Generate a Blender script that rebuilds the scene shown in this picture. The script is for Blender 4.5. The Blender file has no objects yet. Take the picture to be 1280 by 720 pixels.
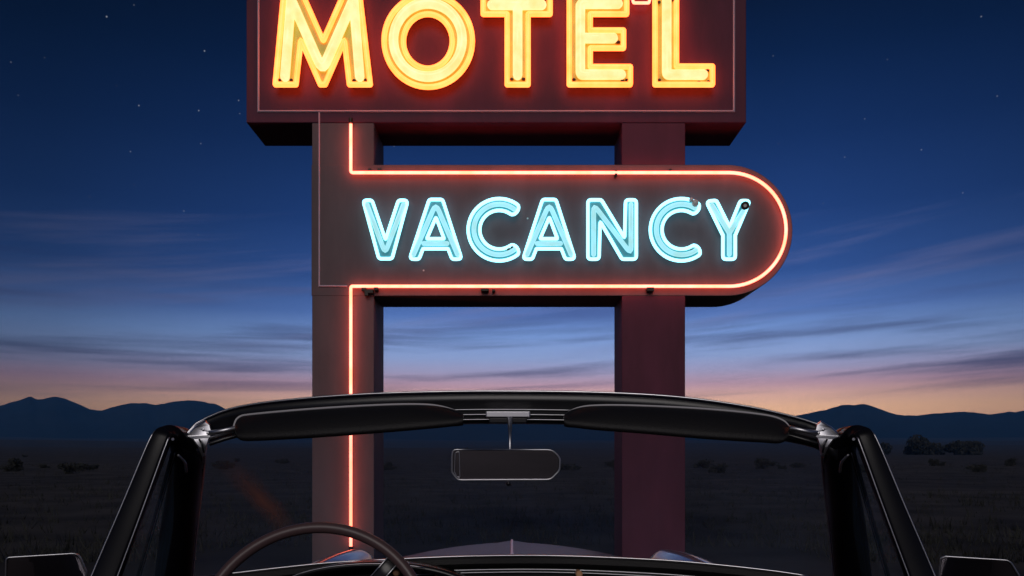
import bpy, math, random
from math import sin, cos, pi, radians, atan2, sqrt
from mathutils import Vector, noise
from mathutils.geometry import tessellate_polygon

random.seed(7)
scene = bpy.context.scene
COL = scene.collection
EYE, HOR, F = 1.2, 570.0, 1000.0      # eye height, horizon row, focal length in photo pixels


def P(px, py, Y):
    return Vector(((px - 640) * Y / F, Y, EYE + (HOR - py) * Y / F))


# ------------------------------------------------------------------ materials
def mat(name, base, rough=0.5, metal=0.0, var=0.0, vscale=6.0, bump=0.0, bscale=60.0,
        emit=None, estr=1.0, coat=0.0, spec=0.5, base2=None, stretch=None):
    m = bpy.data.materials.new(name)
    m.use_nodes = True
    nt = m.node_tree
    b = nt.nodes['Principled BSDF']
    b.inputs['Base Color'].default_value = (*base, 1)
    b.inputs['Roughness'].default_value = rough
    b.inputs['Metallic'].default_value = metal
    b.inputs['Coat Weight'].default_value = coat
    b.inputs['Coat Roughness'].default_value = 0.05
    b.inputs['Specular IOR Level'].default_value = spec
    if emit:
        b.inputs['Emission Color'].default_value = (*emit, 1)
        b.inputs['Emission Strength'].default_value = estr
    if var or bump or base2:
        tc = nt.nodes.new('ShaderNodeTexCoord')
        vec = tc.outputs['Object']
        if stretch:
            mp = nt.nodes.new('ShaderNodeMapping')
            mp.inputs['Scale'].default_value = stretch
            nt.links.new(vec, mp.inputs['Vector'])
            vec = mp.outputs['Vector']
    if var or base2:
        n = nt.nodes.new('ShaderNodeTexNoise')
        n.inputs['Scale'].default_value = vscale
        n.inputs['Detail'].default_value = 7
        n.inputs['Roughness'].default_value = 0.62
        nt.links.new(vec, n.inputs['Vector'])
        r = nt.nodes.new('ShaderNodeValToRGB')
        r.color_ramp.elements[0].position = 0.3
        r.color_ramp.elements[1].position = 0.72
        c2 = base2 or tuple(min(1, c * (1 + var)) for c in base)
        c1 = base if base2 else tuple(c * (1 - var) for c in base)
        r.color_ramp.elements[0].color = (*c1, 1)
        r.color_ramp.elements[1].color = (*c2, 1)
        nt.links.new(n.outputs['Fac'], r.inputs['Fac'])
        nt.links.new(r.outputs['Color'], b.inputs['Base Color'])
        mr = nt.nodes.new('ShaderNodeMapRange')
        mr.inputs['To Min'].default_value = max(0.02, rough * 0.75)
        mr.inputs['To Max'].default_value = min(1, rough * 1.3)
        nt.links.new(n.outputs['Fac'], mr.inputs['Value'])
        nt.links.new(mr.outputs['Result'], b.inputs['Roughness'])
    if bump:
        n2 = nt.nodes.new('ShaderNodeTexNoise')
        n2.inputs['Scale'].default_value = bscale
        n2.inputs['Detail'].default_value = 5
        nt.links.new(vec, n2.inputs['Vector'])
        bp = nt.nodes.new('ShaderNodeBump')
        bp.inputs['Strength'].default_value = bump
        bp.inputs['Distance'].default_value = 0.02
        nt.links.new(n2.outputs['Fac'], bp.inputs['Height'])
        nt.links.new(bp.outputs['Normal'], b.inputs['Normal'])
    return m


def neon(name, col):
    """lit tube: brighter in the middle of the glass, a little deeper at its edge"""
    m = mat(name, (0.02, 0.02, 0.02), 0.25)
    b = m.node_tree.nodes['Principled BSDF']
    b.inputs['Emission Strength'].default_value = 1.0
    nt = m.node_tree
    tc = nt.nodes.new('ShaderNodeTexCoord')
    n = nt.nodes.new('ShaderNodeTexNoise')
    n.inputs['Scale'].default_value = 7
    n.inputs['Detail'].default_value = 4
    nt.links.new(tc.outputs['Object'], n.inputs['Vector'])
    r = nt.nodes.new('ShaderNodeValToRGB')
    r.color_ramp.elements[0].position = 0.3
    r.color_ramp.elements[1].position = 0.7
    r.color_ramp.elements[0].color = (col[0], col[1] * 0.88, col[2] * (0.76 if col[0] > 1 else 0.88), 1)
    r.color_ramp.elements[1].color = (col[0], col[1] * 1.08, col[2] * 1.3, 1)
    nt.links.new(n.outputs['Fac'], r.inputs['Fac'])
    nt.links.new(r.outputs['Color'], b.inputs['Emission Color'])
    return m


def glass(name, tint, dust_veil, graze=0.95, painted_refl=False):
    m = bpy.data.materials.new(name)
    m.use_nodes = True
    nt = m.node_tree
    nt.nodes.clear()
    out = nt.nodes.new('ShaderNodeOutputMaterial')
    tr = nt.nodes.new('ShaderNodeBsdfTransparent')
    tr.inputs['Color'].default_value = (*tint, 1)
    gl = nt.nodes.new('ShaderNodeBsdfGlossy')
    gl.inputs['Roughness'].default_value = 0.03
    gl.inputs['Color'].default_value = (0.9, 0.95, 1, 1)
    fr = nt.nodes.new('ShaderNodeLayerWeight')
    pw = nt.nodes.new('ShaderNodeMath')
    pw.operation = 'POWER'
    pw.inputs[1].default_value = 5
    nt.links.new(fr.outputs['Facing'], pw.inputs[0])
    ma = nt.nodes.new('ShaderNodeMath')
    ma.operation = 'MULTIPLY_ADD'
    ma.inputs[1].default_value = graze
    ma.inputs[2].default_value = 0.045
    nt.links.new(pw.outputs[0], ma.inputs[0])
    mx = nt.nodes.new('ShaderNodeMixShader')
    nt.links.new(ma.outputs[0], mx.inputs['Fac'])
    nt.links.new(tr.outputs[0], mx.inputs[1])
    nt.links.new(gl.outputs[0], mx.inputs[2])
    # dusty film, coloured blue to paint in a veil of sky light
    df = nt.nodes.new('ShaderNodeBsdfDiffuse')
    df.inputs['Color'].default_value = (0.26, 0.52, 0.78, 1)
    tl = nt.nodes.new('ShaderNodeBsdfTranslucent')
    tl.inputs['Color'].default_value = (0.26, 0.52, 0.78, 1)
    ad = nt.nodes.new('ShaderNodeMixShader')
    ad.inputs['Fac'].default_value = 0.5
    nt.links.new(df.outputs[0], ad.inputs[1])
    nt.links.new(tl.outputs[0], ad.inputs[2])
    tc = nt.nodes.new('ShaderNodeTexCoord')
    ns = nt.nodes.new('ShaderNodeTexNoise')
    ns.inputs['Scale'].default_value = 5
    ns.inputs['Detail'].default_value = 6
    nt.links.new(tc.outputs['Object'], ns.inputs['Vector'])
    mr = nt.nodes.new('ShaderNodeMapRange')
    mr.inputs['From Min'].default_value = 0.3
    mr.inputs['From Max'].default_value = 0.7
    mr.inputs['To Min'].default_value = dust_veil * 0.6
    mr.inputs['To Max'].default_value = dust_veil * 1.3
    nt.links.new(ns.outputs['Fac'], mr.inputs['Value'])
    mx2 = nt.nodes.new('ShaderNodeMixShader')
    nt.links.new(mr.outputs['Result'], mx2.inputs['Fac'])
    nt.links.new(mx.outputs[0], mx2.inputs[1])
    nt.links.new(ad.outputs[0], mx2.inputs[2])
    last = mx2
    if painted_refl:
        # orange reflection painted as a streak on the driver's side of the screen
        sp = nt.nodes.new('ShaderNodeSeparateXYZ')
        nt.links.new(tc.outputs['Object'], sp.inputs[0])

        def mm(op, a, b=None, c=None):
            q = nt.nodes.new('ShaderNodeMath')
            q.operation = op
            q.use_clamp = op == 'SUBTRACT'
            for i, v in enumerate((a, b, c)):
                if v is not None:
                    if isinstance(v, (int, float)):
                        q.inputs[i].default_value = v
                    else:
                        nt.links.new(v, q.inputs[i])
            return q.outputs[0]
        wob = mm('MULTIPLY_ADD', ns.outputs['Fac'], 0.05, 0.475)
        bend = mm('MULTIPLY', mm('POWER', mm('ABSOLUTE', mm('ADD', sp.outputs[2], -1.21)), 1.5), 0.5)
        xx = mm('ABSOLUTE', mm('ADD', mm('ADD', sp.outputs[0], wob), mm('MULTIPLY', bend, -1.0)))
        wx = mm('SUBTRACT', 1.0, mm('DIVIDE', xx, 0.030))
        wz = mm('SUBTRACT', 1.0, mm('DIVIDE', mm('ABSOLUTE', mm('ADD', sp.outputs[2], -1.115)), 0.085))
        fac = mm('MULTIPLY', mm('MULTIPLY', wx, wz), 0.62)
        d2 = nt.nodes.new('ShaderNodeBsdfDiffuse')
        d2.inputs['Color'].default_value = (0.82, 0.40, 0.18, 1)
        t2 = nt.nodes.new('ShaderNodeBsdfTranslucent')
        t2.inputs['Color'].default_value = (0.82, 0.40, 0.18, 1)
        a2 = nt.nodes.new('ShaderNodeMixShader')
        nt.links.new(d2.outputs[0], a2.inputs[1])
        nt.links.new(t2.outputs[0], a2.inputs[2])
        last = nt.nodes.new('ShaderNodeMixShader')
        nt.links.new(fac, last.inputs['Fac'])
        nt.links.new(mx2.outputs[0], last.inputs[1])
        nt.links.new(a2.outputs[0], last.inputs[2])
    nt.links.new(last.outputs[0], out.inputs['Surface'])
    return m


M = {}
M['maroon'] = mat('maroon_paint', (0.135, 0.036, 0.064), 0.6, var=0.26, vscale=3.0, bump=0.04, bscale=9, spec=0.2, stretch=(1, 1, 0.28))
M['brown'] = mat('brown_paint', (0.170, 0.118, 0.128), 0.6, var=0.22, vscale=3.0, bump=0.04, bscale=9, spec=0.2, stretch=(1, 1, 0.28))
M['trim'] = mat('pale_mauve_trim', (0.72, 0.55, 0.66), 0.5)
M['pan_red'] = mat('letter_return_paint', (0.10, 0.015, 0.012), 0.45)
M['pan_yellow'] = mat('letter_face_yellow', (0.46, 0.58, 0.08), 0.4, var=0.2, vscale=5)
M['pan_cyan'] = mat('letter_face_teal', (0.10, 0.40, 0.44), 0.4, var=0.1, vscale=6)
M['pan_dark'] = mat('letter_return_teal', (0.02, 0.07, 0.08), 0.45)
M['electrode'] = mat('burnt_electrode', (0.035, 0.02, 0.012), 0.5)
M['porcelain'] = mat('porcelain', (0.75, 0.75, 0.74), 0.2)
M['n_yel_rim'] = neon('neon_amber', (5.6, 0.80, 0.15))
M['n_yel_in'] = neon('neon_pale_yellow', (1.9, 0.95, 0.38))
M['n_cy_rim'] = neon('neon_ice', (0.80, 2.3, 2.5))
M['n_cy_in'] = neon('neon_cyan', (0.38, 0.86, 0.88))
M['n_or'] = neon('neon_orange', (6.8, 0.98, 0.58))
M['black_gloss'] = mat('black_gloss', (0.010, 0.010, 0.013), 0.28)
M['frame_black'] = mat('frame_black', (0.006, 0.006, 0.009), 0.34, spec=0.22)
M['piping'] = mat('grey_piping', (0.55, 0.53, 0.56), 0.4)
M['black_vinyl'] = mat('black_vinyl', (0.006, 0.005, 0.006), 0.6, bump=0.15, bscale=350)
M['black_rubber'] = mat('black_rubber', (0.006, 0.006, 0.007), 0.6)
M['chrome'] = mat('chrome', (0.80, 0.80, 0.84), 0.30, 1.0)
M['satin'] = mat('satin_aluminium', (0.80, 0.80, 0.85), 0.40, 1.0)
M['dull_chrome'] = mat('aged_chrome', (0.62, 0.62, 0.66), 0.36, 1.0)
M['paint'] = mat('car_paint', (0.012, 0.014, 0.022), 0.36, spec=0.22)
M['paint_gloss'] = mat('waxed_paint', (0.016, 0.018, 0.024), 0.30, coat=0.7)
M['wheel_rim'] = mat('dark_maroon_bakelite', (0.100, 0.060, 0.063), 0.38)
M['mirror'] = mat('mirror_glass', (0.45, 0.41, 0.48), 0.03, 1.0)
M['knob'] = mat('glint_knob', (0.85, 0.45, 0.24), 0.35, 0.3)  # warm neon glint put into the knobs' base colour
M['tyre'] = mat('tyre_rubber', (0.015, 0.015, 0.015), 0.8)
M['leather'] = mat('dark_leather', (0.02, 0.014, 0.013), 0.5, bump=0.1, bscale=120)
M['screen'] = glass('windscreen_glass', (0.93, 0.96, 0.97), 0.125, painted_refl=True)
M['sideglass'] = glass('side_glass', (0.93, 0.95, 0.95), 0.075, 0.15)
M['leaf'] = mat('dry_leaf', (0.026, 0.027, 0.024), 0.9, var=0.4, vscale=3)
M['straw'] = mat('dry_straw', (0.040, 0.041, 0.037), 0.9, var=0.4, vscale=0.4, spec=0.1)
M['twig'] = mat('twig_bark', (0.03, 0.025, 0.02), 0.8)


def ground_mat():
    m = mat('desert_soil', (0.040, 0.037, 0.036), 0.95, base2=(0.085, 0.076, 0.070), vscale=0.045, bump=0.25, bscale=5.0, spec=0.1)
    nt = m.node_tree
    b = nt.nodes['Principled BSDF']
    src = b.inputs['Base Color'].links[0].from_socket
    n = nt.nodes.new('ShaderNodeTexNoise')
    n.inputs['Scale'].default_value = 0.5
    n.inputs['Detail'].default_value = 8
    tc = nt.nodes.new('ShaderNodeTexCoord')
    nt.links.new(tc.outputs['Object'], n.inputs['Vector'])
    r = nt.nodes.new('ShaderNodeValToRGB')
    r.color_ramp.elements[0].position = 0.35
    r.color_ramp.elements[0].color = (0.45, 0.45, 0.42, 1)
    r.color_ramp.elements[1].position = 0.65
    r.color_ramp.elements[1].color = (1.25, 1.22, 1.2, 1)
    nt.links.new(n.outputs['Fac'], r.inputs['Fac'])
    mx = nt.nodes.new('ShaderNodeMix')
    mx.data_type = 'RGBA'
    mx.blend_type = 'MULTIPLY'
    mx.inputs['Factor'].default_value = 1
    nt.links.new(src, mx.inputs['A'])
    nt.links.new(r.outputs['Color'], mx.inputs['B'])
    nt.links.new(mx.outputs['Result'], b.inputs['Base Color'])
    return m


M['soil'] = ground_mat()
M['rock'] = mat('mountain_rock', (0.022, 0.026, 0.036), 0.95, var=0.3, vscale=0.006, spec=0.1)


# ------------------------------------------------------------------ mesh helpers
class MB:
    def __init__(self):
        self.v, self.f, self.mi = [], [], []

    def add(self, verts, faces, mi=0):
        o = len(self.v)
        self.v += [tuple(p) for p in verts]
        self.f += [tuple(i + o for i in f) for f in faces]
        self.mi += [mi] * len(faces)
        return self

    def tube(self, path, r, closed=False, seg=10, caps=True, mi=0):
        path = [Vector(p) for p in path]
        n = len(path)
        rs = r if isinstance(r, (list, tuple)) else [r] * n
        verts, faces = [], []
        ref = None
        for i, p in enumerate(path):
            a = path[(i - 1) % n] if (closed or i > 0) else p
            c = path[(i + 1) % n] if (closed or i < n - 1) else p
            d1 = (p - a).normalized() if (p - a).length > 1e-9 else (c - p).normalized()
            d2 = (c - p).normalized() if (c - p).length > 1e-9 else d1
            t = (d1 + d2).normalized()
            if ref is None:
                up = Vector((0, 1, 0)) if abs(t.y) < 0.9 else Vector((1, 0, 0))
                ref = (up - t * up.dot(t)).normalized()
            else:
                ref = (ref - t * ref.dot(t)).normalized()
            s = t.cross(ref)
            ch = max(0.5, sqrt(max(0.0, (1 + d1.dot(d2)) / 2)))
            for k in range(seg):
                ang = 2 * pi * k / seg
                verts.append(p + ref * cos(ang) * rs[i] + s * sin(ang) * rs[i] / ch)
        m = n if closed else n - 1
        for i in range(m):
            for k in range(seg):
                a = i * seg + k
                b = i * seg + (k + 1) % seg
                c = ((i + 1) % n) * seg + (k + 1) % seg
                d = ((i + 1) % n) * seg + k
                faces.append((a, b, c, d))
        if not closed and caps:
            faces.append(tuple(reversed(range(seg))))
            faces.append(tuple(range((n - 1) * seg, n * seg)))
        return self.add(verts, faces, mi)

    def loft(self, secs, closed=True, caps=True, mi=0, loop=False):
        k = len(secs[0])
        verts = [p for s in secs for p in s]
        faces = []
        nsec = len(secs)
        for i in range(nsec if loop else nsec - 1):
            j = (i + 1) % nsec
            for a in range(k if closed else k - 1):
                b = (a + 1) % k
                faces.append((i * k + a, i * k + b, j * k + b, j * k + a))
        if closed and caps and not loop:
            faces.append(tuple(reversed(range(k))))
            faces.append(tuple(range((nsec - 1) * k, nsec * k)))
        return self.add(verts, faces, mi)

    def box(self, x0, x1, y0, y1, z0, z1, mi=0):
        v = [(x0, y0, z0), (x1, y0, z0), (x1, y1, z0), (x0, y1, z0), (x0, y0, z1), (x1, y0, z1), (x1, y1, z1), (x0, y1, z1)]
        f = [(0, 3, 2, 1), (4, 5, 6, 7), (0, 1, 5, 4), (1, 2, 6, 5), (2, 3, 7, 6), (3, 0, 4, 7)]
        return self.add(v, f, mi)

    def ball(self, c, r, mi=0, n=12, sq=(1, 1, 1)):
        v, f = [], []
        c = Vector(c)
        for i in range(n + 1):
            th = pi * i / n
            for k in range(2 * n):
                ph = pi * k / n
                v.append(c + Vector((r * sq[0] * sin(th) * cos(ph), r * sq[1] * sin(th) * sin(ph), r * sq[2] * cos(th))))
        for i in range(n):
            for k in range(2 * n):
                f.append((i * 2 * n + k, (i + 1) * 2 * n + k, (i + 1) * 2 * n + (k + 1) % (2 * n), i * 2 * n + (k + 1) % (2 * n)))
        return self.add(v, f, mi)

    def build(self, name, mats, parent=None, smooth=False, bevel=0.0):
        me = bpy.data.meshes.new(name)
        me.from_pydata(self.v, [], self.f)
        if not isinstance(mats, (list, tuple)):
            mats = [mats]
        for m in mats:
            me.materials.append(m)
        me.polygons.foreach_set('material_index', self.mi)
        me.validate()
        import bmesh
        bm = bmesh.new()
        bm.from_mesh(me)
        bmesh.ops.recalc_face_normals(bm, faces=bm.faces)
        bm.to_mesh(me)
        bm.free()
        if smooth:
            me.polygons.foreach_set('use_smooth', [True] * len(me.polygons))
            if smooth != 'all':
                try:
                    me.set_sharp_from_angle(angle=radians(40))
                except Exception:
                    pass
        me.update()
        o = bpy.data.objects.new(name, me)
        COL.objects.link(o)
        if parent:
            o.parent = parent
            w = Vector((0, 0, 0))
            q = parent
            while q:
                w += q.location
                q = q.parent
            o.matrix_parent_inverse.identity()
            for vtx in me.vertices:
                vtx.co -= w
        if bevel:
            md = o.modifiers.new('edge', 'BEVEL')
            md.width = bevel
            md.segments = 2
            md.limit_method = 'ANGLE'
        return o


def thing(name, label, cat, loc=(0, 0, 0), group=None):
    o = bpy.data.objects.new(name, None)
    COL.objects.link(o)
    o.location = loc
    o.empty_display_size = 0.2
    o['label'] = label
    o['category'] = cat
    if group:
        o['group'] = group
    return o


def structure(o):
    o['kind'] = 'structure'
    return o


def area(p):
    return 0.5 * sum(p[i][0] * p[(i + 1) % len(p)][1] - p[(i + 1) % len(p)][0] * p[i][1] for i in range(len(p)))


def rnd(pts, rad, n=4, closed=True):
    """round the corners of a 2D (or 3D) polyline"""
    pts = [Vector(p) for p in pts]
    out = []
    N = len(pts)
    for i, p in enumerate(pts):
        if not closed and i in (0, N - 1):
            out.append(p)
            continue
        a, c = pts[(i - 1) % N], pts[(i + 1) % N]
        la, lc = (a - p).length, (c - p).length
        r = rad[i] if isinstance(rad, (list, tuple)) else rad
        d1, d2 = (a - p).normalized(), (c - p).normalized()
        half = max(0.05, d1.angle(d2) / 2)
        t = min(r / math.tan(half), la * 0.45, lc * 0.45)
        s, e = p + d1 * t, p + d2 * t
        for k in range(n + 1):
            u = k / n
            out.append(s * (1 - u) ** 2 + p * 2 * u * (1 - u) + e * u * u)
    return out


def offset(pts, d):
    """move a closed 2D outline inwards by d"""
    sg = 1 if area(pts) > 0 else -1
    N = len(pts)
    out = []
    for i in range(N):
        a, p, c = Vector(pts[i - 1]), Vector(pts[i]), Vector(pts[(i + 1) % N])
        e1 = (p - a).normalized() if (p - a).length > 1e-6 else (c - p).normalized()
        e2 = (c - p).normalized() if (c - p).length > 1e-6 else e1
        n1 = Vector((-e1.y, e1.x)) * sg
        n2 = Vector((-e2.y, e2.x)) * sg
        b = (n1 + n2)
        b = b.normalized() if b.length > 1e-6 else n1
        out.append(p + b * (d / max(0.55, b.dot(n1))))
    return out


def ell(cx, cy, rx, ry, n=64):
    return [Vector((cx + rx * cos(2 * pi * k / n), cy + ry * sin(2 * pi * k / n))) for k in range(n)]


# ------------------------------------------------------------------ the sign
D = 7.8                      # distance of the sign's face
DEP = 0.587
sign = thing('motel_sign', 'tall maroon roadside sign reading MOTEL and VACANCY in lit neon on two posts', 'sign',
             (P(620, 0, D).x, D + DEP / 2, 0))
X = lambda px, y=D: (px - 640) * y / F
Z = lambda py, y=D: EYE + (HOR - py) * y / F

MB().box(X(390), X(467.5), D, D + DEP, 0, Z(153.5) - 0.001).build('post', M['brown'], sign, bevel=0.006)
MB().box(X(777.5), X(856.5), D, D + DEP, 0, Z(153.5) - 0.001).build('post', M['maroon'], sign, bevel=0.006)
sb = MB().box(X(308), X(932.7), D - 0.004, D + DEP + 0.004, Z(153.5), Z(-60)).build('sign_box', M['maroon'], sign, bevel=0.008)
# the vacancy arm: a long panel with a half-round end
cy, rad_ = 288.0, 82.0
arm2 = [Vector((389.4, cy + rad_)), Vector((389.4, cy - rad_))] + \
       [Vector((908.6 + rad_ * sin(a), cy - rad_ * cos(a))) for a in [pi * k / 40 for k in range(41)]]
arm = [(X(p.x), Z(p.y)) for p in arm2]
s0 = [Vector((x, D - 0.004, z)) for x, z in arm]
s1 = [Vector((x, D + DEP + 0.004, z)) for x, z in arm]
MB().loft([s0, s1]).build('vacancy_panel', M['brown'], sign, smooth=True, bevel=0.006)

# pale trim lines laid on the face
Y1 = D - 0.012
mb = MB()
box_line = [P(323, 139, Y1), P(323, -44, Y1), P(917.5, -44, Y1), P(917.5, 139, Y1)]
mb.tube(box_line, 0.010, closed=True, seg=4)
mb.build('trim_line', M['trim'], sign)
mb = MB()
mb.tube([P(399, 140.5, Y1), P(399, 357.5, Y1), P(434, 357.5, Y1)], 0.008, seg=4)
mb.build('trim_line', M['trim'], sign)

# orange border tube
Yn = D - 0.055
cyn, rn, cxn = 286.8, 71.0, 911.6
arc = [P(cxn + rn * sin(a), cyn - rn * cos(a), Yn) for a in [pi * k / 36 for k in range(37)]]
up_part = rnd([P(438.5, 155, Yn), P(438.5, 215.8, Yn), P(520, 215.8, Yn)], 0.025, 5, False)
lo_part = rnd([P(520, 357.8, Yn), P(438.5, 357.8, Yn), P(438.5, 683, Yn)], 0.02, 5, False)
MB().tube(up_part + arc + lo_part, 0.0150, seg=12).build('border_tube', M['n_or'], sign, smooth='all')
for bx, by, w, h in ((455, 361.5, 6, 4), (463, 364, 7, 5), (458, 366, 5, 7), (470, 361, 5, 4), (606, 362, 10, 4), (617, 363, 4, 3), (813, 361.5, 9, 5),
                     (462, 212, 4, 3), (474, 212, 5, 3), (770, 215.8, 3, 7), (838, 212.5, 3, 3)):
    a, b = P(bx - w / 2, by + h / 2, D - 0.06), P(bx + w / 2, by - h / 2, D - 0.06)
    MB().box(a.x, b.x, D - 0.065, D - 0.004, a.z, b.z).build('tube_bracket', M['electrode'], sign, bevel=0.004)
for px, py in ((659.5, 273), (529.5, 338)):
    MB().tube([P(px, py, D), P(px, py, D - 0.012)], 0.009, seg=10).build('face_screw', M['porcelain'] if px in (659.5, 529.5) else M['trim'], sign, smooth=True)
# end electrodes of the border tube
for px, py in ((438.5, 151), (438.5, 686)):
    MB().tube([P(px, py - 3, Yn), P(px, py + 3, Yn)], 0.02, seg=12).build('tube_electrode', M['electrode'], sign, smooth=True)


def letter(ch, outer, holes, inner, mats, depth, inset, rim_r, in_r, corner, note, burnt=()):
    """a channel letter: pan standing off the face, a tube round its edge and a tube down each stroke"""
    pan_m, face_m, rim_m, in_m = mats
    Yf = D - depth
    rad = corner

    def shaped(poly, d, r, hole=False):
        q = offset(poly, -d if hole else d)
        if len(poly) >= 30:
            return q
        sg = 1 if area(q) > 0 else -1
        rr = []
        for i in range(len(q)):
            e1, e2 = q[i] - q[i - 1], q[(i + 1) % len(q)] - q[i]
            convex = (e1.x * e2.y - e1.y * e2.x) * sg > 0
            rr.append(max(0.8, r - d) if convex != hole else 1.0)
        return rnd(q, rr, 4)
    out = shaped(outer, inset + 1.2, rad)
    hol = [shaped(h, inset + 1.2, 1.2, True) for h in holes]
    to = lambda p, y=Yf: Vector((X(p.x, Yf), y, Z(p.y, Yf)))
    loops = [out] + hol
    flat = [to(p) for lp in loops for p in lp]
    tris = tessellate_polygon([[Vector((p.x, p.y, 0)) for p in lp] for lp in loops])
    mb = MB()
    mb.add(flat, tris, 1)
    for lp in loops:
        mb.loft([[to(p) for p in lp], [to(p, D - 0.0055) for p in lp]], closed=True, caps=False, mi=0)
    o = mb.build('letter', [pan_m, face_m], sign)
    o['label'] = note
    mb = MB()
    mb.tube([to(p, Yf - rim_r * 0.55) for p in shaped(outer, inset, rad)], rim_r, closed=True, seg=10)
    for h in holes:
        mb.tube([to(p, Yf - rim_r * 0.55) for p in shaped(h, inset, 1.2, True)], rim_r, closed=True, seg=10)
    mb.build('outline_tube', rim_m, o, smooth='all')
    mb = MB()
    ends = MB()
    for path, closed in inner:
        pts = [to(Vector(p), Yf - in_r * 0.75) for p in path]
        if not closed:
            # the bent-back ends of the tube
            mb.tube(pts, in_r, seg=12)
            for p in (pts[0], pts[-1]):
                mb.ball(p, in_r * 0.999, n=6)
        else:
            mb.tube(pts, in_r, closed=True, seg=12)
    mb.build('inner_tube', in_m, o, smooth='all')
    for (bx, by, r) in burnt:
        c = to(Vector((bx, by)), Yf - rim_r * 0.6)
        MB().ball(c, r * Yf / F, n=6, sq=(1, 0.6, 0.7)).build('electrode', M['electrode'], o, smooth='all')
    return o


YM = (M['pan_red'], M['pan_yellow'], M['n_yel_rim'], M['n_yel_in'])
kw = dict(depth=0.085, inset=3.4, rim_r=0.026, in_r=0.046, corner=3.5)
letter('M', [(341, 110), (373.5, 110), (377.5, 57), (398.5, 110), (409, 110), (430, 57), (434, 110), (467, 110), (452.5, -13),
             (429.5, -13), (404.5, 46), (379.5, -13), (352.5, -13)], [],
       [(rnd([(357.5, 98), (365, 4)], 4, 4, False), False), (rnd([(366, 4), (404, 90), (442, 4)], 5, 5, False), False),
        (rnd([(443, 4), (450.5, 98)], 4, 4, False), False)], YM, note='yellow neon letter M', **kw,
       burnt=[(350, 101, 2.6), (364.5, 101, 2.6), (443, 101.5, 2.6), (457.5, 101, 2.6)])
letter('O', ell(535.5, 52, 58.5, 61), [ell(535, 52.6, 27, 30.5)], [(ell(535.3, 52.3, 42.7, 45.7), True)], YM, note='yellow neon letter O', **kw)
letter('T', [(600.5, -13), (600.5, 22), (630.5, 22), (630.5, 110), (663.5, 110), (663.5, 22), (691, 22), (691, -13)], [],
       [([(615, 8.5), (677, 8.5)], False), ([(647, 8.5), (647, 96)], False)], YM, note='yellow neon letter T', **kw,
       burnt=[(639.5, 100, 2.6), (654.5, 100, 2.8), (612, 0, 3), (680, 1, 3)])
letter('E', [(708, -13), (708, 110), (791, 110), (791, 81), (741, 81), (741, 64.5), (782.5, 64.5), (782.5, 35.5), (741, 35.5),
             (741, 22), (786.5, 22), (786.5, -13)], [],
       [(rnd([(772, 7), (725, 7), (725, 95.5), (776, 95.5)], 4, 4, False), False), ([(725, 50), (766, 50)], False)], YM,
       note='yellow neon letter E', **kw, burnt=[(772.5, 54, 3.2), (778, 102, 2.8), (783.5, 101, 2.6), (717, 100.5, 2.8), (776, 1, 2.6)])
letter('L', [(815, -13), (815, 110), (893.5, 110), (893.5, 80.5), (848.5, 80.5), (848.5, -13)], [],
       [(rnd([(832.5, -2), (832.5, 95.5), (878, 95.5)], 4, 4, False), False)], YM, note='yellow neon letter L', **kw,
       burnt=[(884, 89, 2.6), (873, 104, 2.8), (885.5, 103, 2.6), (823.5, 101, 2.6), (823, 4, 2.8), (841, 1, 2.6)])
# the looped jumper tube between E and L
Yj = D - 0.09
MB().tube(rnd([P(791, 0, Yj + 0.06), P(792, 3.6, Yj), P(811, 3.6, Yj), P(812, 0, Yj + 0.06)], 0.02, 4, False), 0.014, seg=10).build(
    'jumper_tube', M['n_or'], sign, smooth='all')

CM = (M['pan_dark'], M['pan_cyan'], M['n_cy_rim'], M['n_cy_in'])
kc = dict(depth=0.065, inset=2.3, rim_r=0.0165, in_r=0.0235, corner=6.5)


def arc_band(cx, cyy, rc, w, a0, a1, n=36):
    """outline of a C: an open ring with rounded ends; and its middle line"""
    A = [a0 + (a1 - a0) * k / n for k in range(n + 1)]
    o = [(cx + (rc + w) * cos(a), cyy - (rc + w) * sin(a)) for a in A]
    i = [(cx + (rc - w) * cos(a), cyy - (rc - w) * sin(a)) for a in reversed(A)]

    def cap(a, sgn):
        c = Vector((cx + rc * cos(a), cyy - rc * sin(a)))
        rdir = Vector((cos(a), -sin(a)))
        tdir = Vector((-sin(a), -cos(a))) * sgn
        return [c + rdir * w * cos(t) + tdir * w * 0.75 * sin(t) for t in [pi * k / 8 for k in range(1, 8)]]
    end = cap(a1, 1)
    start = list(reversed(cap(a0, -1)))
    mid = [(cx + rc * cos(a), cyy - rc * sin(a)) for a in A]
    return [Vector(p) for p in o] + end + [Vector(p) for p in i] + start, mid


letter('V', [(451, 248.5), (467, 248.5), (482, 296), (496.5, 248.5), (513, 248.5), (492, 326), (472, 326)], [],
       [(rnd([(459.5, 257), (481.8, 317), (504.5, 257)], 3, 4, False), False)], CM, note='ice blue neon letter V', **kc)


def big_a(dx, note):
    s = lambda L: [(x + dx, y) for x, y in L]
    letter('A', s([(509, 326.5), (525.5, 326.5), (530.5, 313.5), (558.5, 313.5), (563.5, 326.5), (580.5, 326.5), (555, 247.5), (535, 247.5)]),
           [s([(537, 296.5), (552, 296.5), (545, 276)])],
           [(rnd(s([(517.5, 318.5), (545, 255.5), (572, 318.5)]), 4, 4, False), False), (s([(530, 305), (559, 305)]), False)], CM, note=note, **kc)


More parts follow.
